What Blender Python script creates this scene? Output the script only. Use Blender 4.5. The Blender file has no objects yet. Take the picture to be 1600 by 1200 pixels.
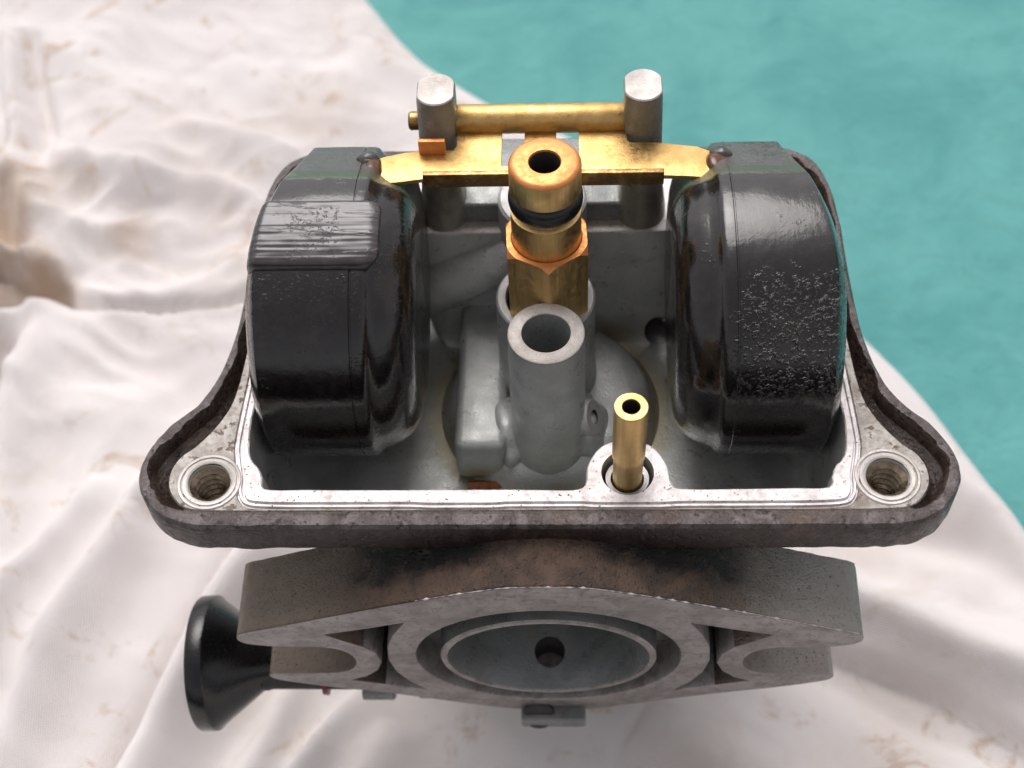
import bpy, bmesh, math, random
import numpy as np
from mathutils import Matrix, Vector
K = 0.001                      # everything below is written in millimetres
rnd = random.Random(5); nrs = np.random.RandomState(7)
scn = bpy.context.scene; C = scn.collection

# ------------------------------------------------------------------ camera
PIT, YAW, ROL = math.radians(54), math.radians(-3.962), math.radians(-3.597)
cam_pos = Vector((2.3, -69.1, 109.7))
fw = Vector((math.sin(YAW)*math.cos(PIT), math.cos(YAW)*math.cos(PIT), -math.sin(PIT)))
rt = fw.cross(Vector((0, 0, 1))).normalized(); up = rt.cross(fw)
cr, sr = math.cos(ROL), math.sin(ROL)
rt, up = rt*cr + up*sr, up*cr - rt*sr
cd = bpy.data.cameras.new("camera"); cam = bpy.data.objects.new("camera", cd); C.objects.link(cam)
mw = Matrix((rt, up, -fw)).transposed().to_4x4(); mw.translation = cam_pos*K
cam.matrix_world = mw
cd.sensor_width = 36; cd.lens = 49.5; cd.clip_start = 0.005; cd.clip_end = 20
cd.dof.use_dof = True; cd.dof.focus_distance = 0.130; cd.dof.aperture_fstop = 38
scn.camera = cam

# ------------------------------------------------------------------ light
SUN_EL, SUN_AZ = math.radians(60), math.radians(-14)      # azimuth from +Y towards +X
w = bpy.data.worlds.new("World"); scn.world = w; w.use_nodes = True
nt = w.node_tree; nt.nodes.clear()
sky = nt.nodes.new('ShaderNodeTexSky'); sky.sky_type = 'NISHITA'; sky.sun_disc = False
sky.sun_elevation = SUN_EL; sky.sun_rotation = SUN_AZ; sky.dust_density = 4
hs = nt.nodes.new('ShaderNodeHueSaturation'); hs.inputs['Saturation'].default_value = 0.12
tint = nt.nodes.new('ShaderNodeMix'); tint.data_type = 'RGBA'; tint.blend_type = 'MULTIPLY'
tint.inputs['Factor'].default_value = 1; tint.inputs[7].default_value = (1.0, 0.965, 0.985, 1)
bg = nt.nodes.new('ShaderNodeBackground'); bg.inputs['Strength'].default_value = 0.11
wo = nt.nodes.new('ShaderNodeOutputWorld')
nt.links.new(sky.outputs[0], hs.inputs['Color']); nt.links.new(hs.outputs[0], tint.inputs[6])
nt.links.new(tint.outputs[2], bg.inputs[0]); nt.links.new(bg.outputs[0], wo.inputs[0])
sl = bpy.data.lights.new("sun", 'SUN'); sl.energy = 1.4; sl.angle = math.radians(48); sl.color = (1, .965, .93)
so = bpy.data.objects.new("sun", sl); C.objects.link(so)
sd = Vector((math.sin(SUN_AZ)*math.cos(SUN_EL), math.cos(SUN_AZ)*math.cos(SUN_EL), math.sin(SUN_EL)))
so.rotation_euler = sd.to_track_quat('Z', 'Y').to_euler()
scn.view_settings.view_transform = 'Standard'; scn.view_settings.look = 'None'
scn.view_settings.exposure = 0.66; scn.view_settings.gamma = 1

# ------------------------------------------------------------------ materials
class NB:
    def __init__(s, name):
        s.m = bpy.data.materials.new(name); s.m.use_nodes = True
        s.t = s.m.node_tree; s.t.nodes.clear()
        s.out = s.t.nodes.new('ShaderNodeOutputMaterial'); s.b = s.t.nodes.new('ShaderNodeBsdfPrincipled')
        s.t.links.new(s.b.outputs[0], s.out.inputs[0])
        tc = s.t.nodes.new('ShaderNodeTexCoord'); mp = s.t.nodes.new('ShaderNodeMapping')
        mp.inputs['Scale'].default_value = (1000, 1000, 1000)
        s.t.links.new(tc.outputs['Object'], mp.inputs[0]); s.co = mp.outputs[0]
    def link(s, a, b): s.t.links.new(a, b)
    def scaled(s, v):
        mp = s.t.nodes.new('ShaderNodeMapping'); mp.inputs['Scale'].default_value = v
        s.link(s.co, mp.inputs[0]); return mp.outputs[0]
    def noise(s, scale, detail=4, rough=.55, dist=0, co=None):
        n = s.t.nodes.new('ShaderNodeTexNoise'); n.inputs['Scale'].default_value = scale
        n.inputs['Detail'].default_value = detail; n.inputs['Roughness'].default_value = rough
        n.inputs['Distortion'].default_value = dist
        s.link(co or s.co, n.inputs['Vector']); return n.outputs[0]
    def voro(s, scale, co=None, feat='F1'):
        n = s.t.nodes.new('ShaderNodeTexVoronoi'); n.inputs['Scale'].default_value = scale; n.feature = feat
        s.link(co or s.co, n.inputs['Vector']); return n.outputs['Distance']
    def ramp(s, fac, a, b, lo=0., hi=1.):
        n = s.t.nodes.new('ShaderNodeMapRange'); n.inputs[1].default_value = a; n.inputs[2].default_value = b
        n.inputs[3].default_value = lo; n.inputs[4].default_value = hi; n.interpolation_type = 'SMOOTHSTEP'
        s.link(fac, n.inputs[0]); return n.outputs[0]
    def math(s, op, a, b=None):
        n = s.t.nodes.new('ShaderNodeMath'); n.operation = op
        for i, v in enumerate((a, b)):
            if v is None: continue
            if isinstance(v, (int, float)): n.inputs[i].default_value = v
            else: s.link(v, n.inputs[i])
        return n.outputs[0]
    def axis(s, i):
        n = s.t.nodes.new('ShaderNodeSeparateXYZ'); s.link(s.co, n.inputs[0]); return n.outputs[i]
    def mix(s, fac, a, b):
        n = s.t.nodes.new('ShaderNodeMix'); n.data_type = 'RGBA'
        if isinstance(fac, (int, float)): n.inputs[0].default_value = fac
        else: s.link(fac, n.inputs[0])
        for i, v in ((6, a), (7, b)):
            if isinstance(v, tuple): n.inputs[i].default_value = (*v, 1)
            else: s.link(v, n.inputs[i])
        return n.outputs[2]
    def set(s, key, v):
        i = s.b.inputs[key]
        if isinstance(v, tuple): i.default_value = (*v, 1)
        elif isinstance(v, (int, float)): i.default_value = v
        else: s.link(v, i)
    def bump(s, h, dist_mm, strength=1.):
        n = s.t.nodes.new('ShaderNodeBump'); n.inputs['Distance'].default_value = dist_mm*K
        n.inputs['Strength'].default_value = strength; s.link(h, n.inputs['Height'])
        s.link(n.outputs[0], s.b.inputs['Normal']); s.link(n.outputs[0], s.b.inputs['Coat Normal'])

def machined():
    b = NB('machined_alloy')
    c = b.mix(b.ramp(b.noise(.35, 5), .4, .65), (.60, .57, .565), (.47, .44, .435))
    c = b.mix(b.ramp(b.noise(1.6, 7, .75), .53, .66, 0, .8), c, (.30, .245, .22))
    pit = b.math('MULTIPLY', b.ramp(b.voro(2.2), .2, .1), b.ramp(b.noise(1.1, 3), .46, .56))
    c = b.mix(pit, c, (.05, .04, .035))
    b.set('Base Color', c); b.set('Metallic', .35)
    b.set('Roughness', b.ramp(b.noise(1.5), .3, .7, .42, .62))
    b.bump(b.math('SUBTRACT', b.noise(3.5, 6, .65), pit), .07, .8); return b.m
def cast(name='cast_zinc', base=(.53, .545, .53), dark=(.39, .405, .395), ro=.34):
    b = NB(name)
    c = b.mix(b.ramp(b.noise(.16, 5, .6, .4), .35, .65), base, dark)
    c = b.mix(b.ramp(b.noise(.30, 6, .68), .58, .74, 0, .8), c, (.25, .20, .13))
    c = b.mix(b.ramp(b.noise(.9, 6, .7), .56, .70, 0, .5), c, tuple(v*.55 for v in base))
    dx = b.math('POWER', b.math('ABSOLUTE', b.math('SUBTRACT', b.axis(0), .2)), 2); dy = b.math('POWER', b.math('ABSOLUTE', b.math('SUBTRACT', b.axis(1), 18.6)), 2)
    rr = b.math('ADD', b.math('SQRT', b.math('ADD', dx, dy)), b.math('MULTIPLY', b.noise(.25, 4), 2.))
    var = b.math('MULTIPLY', b.math('MULTIPLY', b.ramp(rr, 11.6, 12.6), b.ramp(rr, 15.5, 12.8)), b.ramp(b.axis(2), -12.5, -14.2))
    c = b.mix(b.math('MULTIPLY', var, .65), c, (.30, .24, .11))
    sp = b.ramp(b.noise(5, 3), .66, .74); c = b.mix(sp, c, (.06, .05, .045))
    b.set('Base Color', c); b.set('Metallic', .4)
    b.set('Roughness', b.ramp(b.noise(.5, 5), .3, .7, ro-.08, ro+.14))
    b.bump(b.math('ADD', b.noise(4.5, 5, .6), b.math('MULTIPLY', b.noise(.9, 6, .6), .8)), .09, .65); return b.m
def face_mat():
    b = NB('mount_face_alloy')
    c = b.mix(b.ramp(b.noise(.22, 7, .65, .6), .38, .62), (.32, .295, .285), (.22, .20, .19))
    c = b.mix(b.ramp(b.noise(.9, 7, .7, 1.), .5, .6, 0, .6), c, (.13, .115, .105))
    c = b.mix(b.ramp(b.noise(1.5, 5, .6, 0, b.scaled((.15, 1, 3))), .60, .66, 0, .5), c, (.36, .34, .325))
    c = b.mix(b.ramp(b.noise(2.2, 5, .7), .66, .72), c, (.07, .05, .04))
    b.set('Base Color', c); b.set('Metallic', .4); b.set('Roughness', b.ramp(b.noise(.8, 5), .3, .7, .34, .55))
    b.bump(b.noise(3.2, 7, .7), .07, .6); return b.m
def grime(name, base=(.085, .06, .05), light=(.22, .19, .18), patch=.56, dark=(.012, .01, .009), ro=.36, bump=.16, met=.35):
    b = NB(name)
    n1 = b.noise(.55, 7, .65, .5)
    c = b.mix(b.ramp(n1, .42, patch), base, light)
    c = b.mix(b.ramp(b.noise(1.1, 6, .65), .56, .62), c, dark)
    c = b.mix(b.ramp(b.noise(.12, 4), .56, .70, 0, .6), c, (.10, .06, .04))
    b.set('Base Color', c); b.set('Metallic', met)
    b.set('Roughness', b.ramp(b.noise(1.3, 4), .3, .7, ro-.1, ro+.18))
    h = b.math('ADD', b.noise(2.2, 7, .68), b.math('MULTIPLY', b.ramp(b.voro(1.5), 0, .45), .35))
    b.bump(h, bump*1.5, .8); return b.m
def neck_mat():
    b = NB('oily_casting')
    x = b.axis(0); y = b.axis(1)
    n1 = b.noise(.35, 6, .6, .6)
    c = b.mix(b.ramp(n1, .38, .62), (.115, .074, .052), (.062, .042, .033))
    endx = b.ramp(b.math('ADD', b.math('ABSOLUTE', x), b.math('MULTIPLY', n1, 8)), 19, 30)
    c = b.mix(endx, c, b.mix(b.ramp(x, -6, 10), (.22, .175, .135), (.42, .375, .34)))
    c = b.mix(b.ramp(b.noise(2.2, 6, .7), .60, .68), c, (.05, .035, .028))
    soot = b.ramp(b.math('SUBTRACT', y, b.math('MULTIPLY', b.noise(.5, 5), 3.2)), -9.4, -7.6)
    soot = b.math('MULTIPLY', soot, b.ramp(b.math('ABSOLUTE', b.math('SUBTRACT', b.math('ABSOLUTE', x), 11.5)), 9, 4.5))
    soot = b.math('MULTIPLY', soot, b.ramp(b.noise(.7, 6, .65), .26, .5))
    c = b.mix(soot, c, (.012, .010, .009))
    b.set('Base Color', c); b.set('Metallic', .3); b.set('Roughness', b.ramp(soot, 0, 1, .27, .15))
    h = b.math('ADD', b.noise(2.5, 7, .7), b.math('MULTIPLY', b.ramp(b.voro(2.4), 0, .4), .4))
    b.bump(h, .34, 1.); return b.m
def float_mat(name, sx):
    b = NB(name)
    z = b.axis(2); x = b.axis(0); y = b.axis(1)
    n = b.noise(.8, 6, .65)
    c = b.mix(b.ramp(n, .4, .65), (.005, .004, .0038), (.009, .0068, .0062))
    c = b.mix(b.ramp(b.noise(.25, 4), .55, .7), c, (.018, .013, .011))
    yy = b.math('ADD', y, b.math('MULTIPLY', b.noise(.8, 4), .9))
    gz = b.ramp(yy, 24.2, 25.0)      # dried film on the flat top: a green line, then brown
    c = b.mix(b.math('MULTIPLY', gz, .85), c, b.mix(b.ramp(yy, 25.9, 26.7), (.055, .07, .035), (.085, .07, .064)))
    b.set('Base Color', c)
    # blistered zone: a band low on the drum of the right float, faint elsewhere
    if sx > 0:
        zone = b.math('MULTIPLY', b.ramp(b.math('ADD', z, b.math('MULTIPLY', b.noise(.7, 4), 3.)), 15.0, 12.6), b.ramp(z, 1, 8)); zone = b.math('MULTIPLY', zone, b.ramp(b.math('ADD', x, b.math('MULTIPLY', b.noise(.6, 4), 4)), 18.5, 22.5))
    else:
        zone = b.math('MULTIPLY', b.math('MULTIPLY', b.ramp(z, 13.6, 13), b.ramp(z, 9.5, 11)), .05)
    blis = b.math('ADD', b.math('MULTIPLY', b.ramp(b.noise(1.7, 3, .55), .52, .64), 3.2), b.math('MULTIPLY', b.ramp(b.noise(3.4, 2, .5), .56, .66), 1.5))
    blob = b.math('MULTIPLY', blis, b.math('ADD', zone, b.math('MULTIPLY', b.ramp(b.noise(.3, 3), .56, .66), .05)))
    glint = b.math('MULTIPLY', b.ramp(b.noise(3.2, 4, .75), .62, .70), zone)
    c = b.mix(b.math('MULTIPLY', glint, .5), c, (.16, .15, .145)); b.set('Base Color', c)  # pale specks in the colour imitate glints on the blisters
    b.set('Roughness', b.math('ADD', b.ramp(b.noise(1.4, 5), .3, .7, .22, .34), b.math('MULTIPLY', gz, .2)))
    b.set('Specular IOR Level', .15); b.set('Coat Weight', 1.); b.set('Coat IOR', 1.5); b.set('Coat Roughness', b.ramp(b.noise(.45, 5, .6), .4, .6, .05, .17))
    st = b.noise(1.0, 5, .6, 0, b.scaled((2.2, .3, .3)))
    h = b.math('ADD', blob, b.math('MULTIPLY', st, .10))
    h = b.math('ADD', h, b.math('MULTIPLY', b.noise(6, 4), .07))
    h = b.math('ADD', h, b.math('MULTIPLY', b.noise(.5, 3), .5))
    h = b.math('ADD', h, b.math('MULTIPLY', b.math('MULTIPLY', b.noise(2.6, 5, .7), gz), 2.0))
    b.bump(h, .10, .8); return b.m
def oily_pad_mat():
    b = NB('oil_coated_rubber')
    n = b.noise(.8, 6, .6)
    b.set('Base Color', b.mix(b.ramp(n, .4, .65), (.035, .029, .03), (.05, .042, .043)))
    b.set('Roughness', .3); b.set('Specular IOR Level', .5); b.set('Coat Weight', .25); b.set('Coat IOR', 1.5); b.set('Coat Roughness', .12)
    st = b.ramp(b.noise(1.0, 4, .55, .5, b.scaled((.07, .7, .7))), .60, .64)
    sp = b.math('MULTIPLY', b.math('MULTIPLY', b.ramp(b.noise(2.6, 4, .6), .53, .62), b.ramp(b.noise(.3, 3), .48, .62)), .5)
    b.bump(b.math('ADD', b.math('MULTIPLY', st, .5), sp), .10, .7); return b.m
def brass(name, base=(.62, .42, .17), dk=(.50, .315, .115), ro=.43, amt=.7, co=(1, 1, 1), stain=.8, met=.95):
    b = NB(name); sc = b.scaled(co)
    c = b.mix(b.ramp(b.noise(.7, 6, .65, 0, sc), .35, amt), base, dk)
    c = b.mix(b.ramp(b.noise(1.1, 6, .72), .58, .78, 0, stain), c, (.16, .075, .03))
    c = b.mix(b.ramp(b.noise(.45, 5, .6), .58, .68, 0, stain*.5), c, tuple(v*.45 for v in base))
    b.set('Base Color', c); b.set('Metallic', met)
    b.set('Roughness', b.ramp(b.noise(2, 4), .3, .7, ro-.08, ro+.14))
    b.bump(b.noise(5, 4, .6, 0, sc), .035, .6); return b.m
def plain(name, col, ro=.4, met=0., bump=.03, var=.7, sc=2.):
    b = NB(name)
    b.set('Base Color', b.mix(b.ramp(b.noise(sc, 5), .35, .65), col, tuple(v*var for v in col)))
    b.set('Roughness', b.ramp(b.noise(sc*1.5), .3, .7, ro-.06, ro+.08)); b.set('Metallic', met)
    b.bump(b.noise(sc*2.5, 5), bump, .6); return b.m
def cloth_mat():
    b = NB('stained_cotton')
    big = b.noise(.035, 5, .6, .5)
    c = b.mix(b.ramp(big, .35, .65), (.86, .81, .79), (.80, .745, .73))
    c = b.mix(b.ramp(b.noise(.045, 5, .6, .4), .52, .74, 0, .55), c, (.64, .53, .45))
    c = b.mix(b.ramp(b.noise(.022, 3), .5, .8, 0, .3), c, (.62, .53, .46))
    c = b.mix(b.ramp(b.noise(1.1, 3), .74, .80, 0, .5), c, (.2, .17, .15))
    c = b.mix(b.math('MULTIPLY', b.ramp(b.noise(.11, 6, .7, .6), .55, .68), b.ramp(b.noise(.03, 2), .42, .56)), c, (.62, .50, .41))
    for (x, y, r, s_) in ((q_[0]*1.075-.17, q_[1]*1.075+5.2, q_[2], q_[3]) for q_ in ((-86, 78, 11, .9), (-65, 74, 5, .65), (-78, 66, 6, .9), (44, 2, 9, .22), (36, -9, 7, .18), (40, 22, 11, .2), (-38, 100, 8, .3), (-96, 60, 14, .7), (-90, 50, 8, .6), (16, -12, 8, .3))):
        d = b.math('ADD', b.math('POWER', b.math('ABSOLUTE', b.math('SUBTRACT', b.axis(0), x)), 2), b.math('POWER', b.math('ABSOLUTE', b.math('SUBTRACT', b.axis(1), y)), 2))
        d = b.math('ADD', b.math('SQRT', d), b.math('MULTIPLY', b.noise(.09, 6, .65), r*2.6))
        c = b.mix(b.ramp(d, r*2.9, r*1.2, 0, s_), c, (.47, .33, .22))
    b.set('Base Color', c); b.set('Roughness', .92); b.set('Sheen Weight', .15)
    def wave(ax, sc):
        n = b.t.nodes.new('ShaderNodeTexWave'); n.bands_direction = ax; n.inputs['Scale'].default_value = sc
        n.inputs['Distortion'].default_value = .6; b.link(b.co, n.inputs['Vector']); return n.outputs['Fac']
    h = b.math('ADD', wave('X', 1.25), wave('Y', 1.25))
    h = b.math('ADD', h, b.math('MULTIPLY', b.noise(1.5, 4), 1.2))
    b.bump(h, .16, .8); return b.m
def teal_mat():
    b = NB('teal_painted_board')
    c = b.mix(b.ramp(b.noise(.05, 6, .6, .5), .35, .65), (.057, .228, .220), (.088, .285, .272))
    c = b.mix(b.ramp(b.noise(.35, 5, .65, 1.), .52, .72, 0, .3), c, (.04, .18, .18))
    c = b.mix(b.ramp(b.noise(3.5, 3, .7), .45, .7, 0, .4), c, (.14, .36, .34))
    c = b.mix(b.ramp(b.noise(.35, 2), .74, .80, 0, .25), c, (.32, .5, .48))
    b.set('Base Color', c); b.set('Roughness', .7); b.set('Specular IOR Level', .25)
    b.bump(b.math('ADD', b.noise(.12, 4, .5, 1.), b.math('MULTIPLY', b.noise(2.5, 4, .7), .12)), 1.6, .45); return b.m

M = dict(black=plain('bore_shade_black', (.012, .011, .010), .7), bore=cast('bore_alloy', (.23, .24, .235), (.15, .16, .155), .32), land=machined(), cast=cast(), castlight=cast('cast_zinc_bright', (.50, .50, .495), (.37, .375, .37), .42),
         rim=grime('weathered_rim', (.058, .044, .041), (.135, .115, .112), .66, (.018, .013, .012), .30, .17, .15), rimside=grime('brown_rim_side', (.026, .017, .014), (.052, .036, .031), .7, (.016, .011, .01), .34, .12, .1), trough=grime('oily_trough', (.04, .026, .02), (.07, .05, .04), .6, (.012, .009, .008), .2, .16, 0.),
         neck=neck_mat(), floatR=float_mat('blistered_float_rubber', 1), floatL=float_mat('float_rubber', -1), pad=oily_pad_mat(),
         brass=brass('brass', stain=.3), brassd=brass('tarnished_brass', (.46, .30, .13), (.24, .14, .055), .34, .58),
         jet=brass('jet_brass', (.72, .30, .10), (.58, .23, .07), .45, .7, (1, 1, 1), .5, .6), turned=brass('turned_brass', (.74, .51, .22), (.60, .41, .175), .38, .65, (2.5, 2.5, .08), .15),
         face=face_mat(), rubber=plain('black_rubber', (.013, .013, .014), .32),
         knob=plain('black_plastic', (.004, .004, .0045), .22), dark=plain('near_black_matte', (.03, .028, .026), .6, 0),  # near-black matte for cavities, pocket webs, screw head and choke shaft
         red=plain('red_fuel_gum', (.13, .022, .012), .18), amber=plain('amber_residue', (.30, .10, .03), .35),
         white=plain('pale_edge', (.55, .5, .48), .5), steel=plain('plated_steel', (.35, .33, .30), .35, .8),
         thread=brass('threaded_bronze', (.34, .27, .19), (.17, .13, .09), .24, .6), bossring=cast('worn_boss', (.52, .49, .47), (.36, .33, .30), .5), post=cast('post_alloy', (.30, .29, .25), (.17, .16, .13), .33),
         epoxy=plain('brown_glue', (.10, .038, .012), .16), cloth=cloth_mat(), teal=teal_mat())

# ------------------------------------------------------------------ mesh helpers
def link_mesh(name, me, mats, parent, ang=35):
    for m in (mats if isinstance(mats, (list, tuple)) else [mats]): me.materials.append(m)
    for p in me.polygons: p.use_smooth = True
    me.set_sharp_from_angle(angle=math.radians(ang))
    o = bpy.data.objects.new(name, me); C.objects.link(o)
    if parent is not None:
        o.parent = parent
        if parent is carb: o.location = (0, 0, 50*K)
    return o
def mesh(name, V, F, mats, parent=None, mi=None, ang=35, flip=False):
    me = bpy.data.meshes.new(name)
    me.from_pydata([tuple(c*K for c in v) for v in V], [], F)
    if mi is not None: me.polygons.foreach_set('material_index', mi)
    bm = bmesh.new(); bm.from_mesh(me); bmesh.ops.recalc_face_normals(bm, faces=bm.faces); bm.to_mesh(me); bm.free()
    return link_mesh(name, me, mats, parent, ang)
def axes(ax):
    """matrix whose local Z is the given axis"""
    return Vector(ax).to_track_quat('Z', 'Y').to_matrix().to_4x4()
def lathe(name, prof, loc, mats, parent, ax=(0, 0, 1), seg=64, closed=True, mi=None, ang=35, jit=0.):
    """prof: list of (radius, height) from one end of the axis to the other"""
    A = Matrix.Translation(Vector(loc)) @ axes(ax); V = []; F = []; m = []
    rows = []
    for r, h in prof:
        if r < 1e-6: rows.append([len(V)]); V.append(tuple(A @ Vector((0, 0, h))))
        else:
            rows.append(list(range(len(V), len(V)+seg)))
            for i in range(seg):
                a = 2*math.pi*i/seg; q = r + (nrs.randn()*jit if jit else 0)
                V.append(tuple(A @ Vector((q*math.cos(a), q*math.sin(a), h))))
    pairs = list(zip(rows[:-1], rows[1:]))
    if closed and len(rows[0]) > 1: pairs.append((rows[-1], rows[0]))
    for k, (a, b) in enumerate(pairs):
        for i in range(seg):
            j = (i+1) % seg
            if len(a) == 1 and len(b) == 1: continue
            if len(a) == 1: F.append((a[0], b[i], b[j]))
            elif len(b) == 1: F.append((a[i], a[j], b[0]))
            else: F.append((a[i], a[j], b[j], b[i]))
            m.append(mi[k] if mi and k < len(mi) else 0)
    return mesh(name, V, F, mats, parent, m, ang)
def catmull(P, n, closed=False):
    P = [np.array(p, float) for p in P]; out = []
    N = len(P); R = range(N if closed else N-1)
    for i in R:
        p0 = P[(i-1) % N] if closed else P[max(i-1, 0)]
        p1 = P[i]; p2 = P[(i+1) % N] if closed else P[i+1]
        p3 = P[(i+2) % N] if closed else P[min(i+2, N-1)]
        for k in range(n):
            t = k/n
            out.append(.5*((2*p1)+(-p0+p2)*t+(2*p0-5*p1+4*p2-p3)*t*t+(-p0+3*p1-3*p2+p3)*t**3))
    if not closed: out.append(P[-1])
    return np.array(out)
def plate(name, outer, holes, thick, mat4, mats, parent, bevel=.08, ang=35):
    """flat outline with holes, extruded; local z=0 is the middle"""
    cu = bpy.data.curves.new(name, 'CURVE'); cu.dimensions = '2D'; cu.fill_mode = 'BOTH'
    cu.extrude = thick/2-bevel; cu.bevel_depth = bevel; cu.bevel_resolution = 1; cu.offset = -bevel
    for lp in [outer]+holes:
        s = cu.splines.new('POLY'); s.points.add(len(lp)-1); s.use_cyclic_u = True
        for p, q in zip(s.points, lp): p.co = (q[0], q[1], 0, 1)
    o = bpy.data.objects.new(name, cu); C.objects.link(o)
    bpy.context.view_layer.update()
    me = bpy.data.meshes.new_from_object(o.evaluated_get(bpy.context.evaluated_depsgraph_get()))
    bpy.data.objects.remove(o); bpy.data.curves.remove(cu)
    me.name = name; me.materials.clear()
    me.transform(Matrix.Scale(K, 4) @ mat4)
    bm = bmesh.new(); bm.from_mesh(me); bmesh.ops.remove_doubles(bm, verts=bm.verts, dist=2e-6)
    bmesh.ops.recalc_face_normals(bm, faces=bm.faces); bm.to_mesh(me); bm.free()
    me.polygons.foreach_set('material_index', [0]*len(me.polygons))
    return link_mesh(name, me, mats, parent, ang)
def boxo(name, x0, x1, y0, y1, z0, z1, mats, parent, bev=.15, mat4=Matrix(), ang=35):
    bm = bmesh.new(); bmesh.ops.create_cube(bm, size=1)
    for v in bm.verts: v.co = Vector(((x0+x1)/2+v.co.x*(x1-x0), (y0+y1)/2+v.co.y*(y1-y0), (z0+z1)/2+v.co.z*(z1-z0)))
    bmesh.ops.bevel(bm, geom=bm.edges[:], offset=bev, segments=3, affect='EDGES', profile=.5)
    for v in bm.verts: v.co = (mat4 @ v.co)*K
    me = bpy.data.meshes.new(name); bm.to_mesh(me); bm.free()
    return link_mesh(name, me, mats, parent, ang)
def cyl_cut(loc, r, h, ax=(0, 0, 1), seg=48, m=None):
    A = Matrix.Translation(Vector(loc)) @ axes(ax)
    bm = bmesh.new(); bmesh.ops.create_cone(bm, cap_ends=True, segments=seg, radius1=r, radius2=r, depth=h)
    for v in bm.verts: v.co = (A @ v.co)*K
    me = bpy.data.meshes.new('cut'); bm.to_mesh(me); bm.free(); me.materials.append(m or M['cast'])
    o = bpy.data.objects.new('cut', me); C.objects.link(o); return o
def cut(o, cutters, slot=0):
    """carve the cutters out of o (o's vertices are in carburetor coordinates)"""
    loc = o.location.copy(); par = o.parent; o.parent = None; o.location = (0, 0, 0)
    for c in cutters:
        md = o.modifiers.new('b', 'BOOLEAN'); md.object = c; md.operation = 'DIFFERENCE'; md.solver = 'EXACT'; md.material_mode = 'TRANSFER'
    bpy.context.view_layer.update()
    me = bpy.data.meshes.new_from_object(o.evaluated_get(bpy.context.evaluated_depsgraph_get()))
    o.modifiers.clear(); o.data = me
    for c in cutters: bpy.data.objects.remove(c)
    for p in me.polygons: p.use_smooth = True
    me.set_sharp_from_angle(angle=math.radians(35))
    o.parent = par; o.location = loc
def blob(name, loc, size, mats, parent, amp=.12, freq=1., seed=0, sub=4, rot=None):
    from mathutils import noise
    bm = bmesh.new(); bmesh.ops.create_icosphere(bm, subdivisions=sub, radius=1)
    R = Matrix.Rotation(rot or 0, 4, 'X')
    for v in bm.verts:
        d = 1+amp*noise.noise(v.co*freq*1.7+Vector((seed*7.1, seed, 0)))*2
        q = R @ Vector((v.co.x*size[0]*d, v.co.y*size[1]*d, v.co.z*size[2]*d))
        v.co = (q+Vector(loc))*K
    me = bpy.data.meshes.new(name); bm.to_mesh(me); bm.free()
    return link_mesh(name, me, mats, parent, 60)

# ------------------------------------------------------------------ setting
ZB = -68
tb = boxo('table_top', -420, 520, -160, 900, ZB-30, ZB, M['teal'], None, 2.)
tb['kind'] = 'structure'

# stained cotton rag: heights from folds laid along polylines
edge = catmull([(-110, 205), (-62, 168), (-38, 142), (-26.5, 124), (-19, 114.9), (-5.7, 103.7), (17.8, 90), (32, 76), (43.9, 59.9), (52.1, 47.3), (57.2, 36.6), (61.2, 26.6), (68, 12), (84, 3), (120, -2), (190, -8), (280, -20), (400, -45)], 26)
NS = 330; svals = np.concatenate([np.linspace(0, 6, 40)[:-1], np.linspace(6, 215, NS-39)])
G = edge[:, None, :] + svals[None, :, None]*np.array([-.82, -.57])[None, None, :]
GX, GY = G[..., 0], G[..., 1]
def dist(poly):
    d = np.full(GX.shape, 1e9); sgn = np.zeros(GX.shape); tt = np.zeros(GX.shape)
    n = len(poly)-1
    for i, ((ax, ay), (bx, by)) in enumerate(zip(poly[:-1], poly[1:])):
        vx, vy = bx-ax, by-ay; L = vx*vx+vy*vy
        t = np.clip(((GX-ax)*vx+(GY-ay)*vy)/L, 0, 1)
        dx, dy = GX-ax-t*vx, GY-ay-t*vy; dd = np.hypot(dx, dy)
        s = np.sign(vx*dy-vy*dx); u = dd < d
        d = np.where(u, dd, d); sgn = np.where(u, s, sgn); tt = np.where(u, (i+t)/n, tt)
    return d, sgn, tt
H = np.zeros(GX.shape)
def fold(poly, wl, wr, h, fade=True):
    global H
    d, s, t = dist(poly)
    wdt = np.where(s > 0, wl, wr)
    a = np.sin(np.clip(t, 0, 1)*math.pi)**.5 if fade else 1
    H += h*np.exp(-(d/wdt)**2)*a
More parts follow.
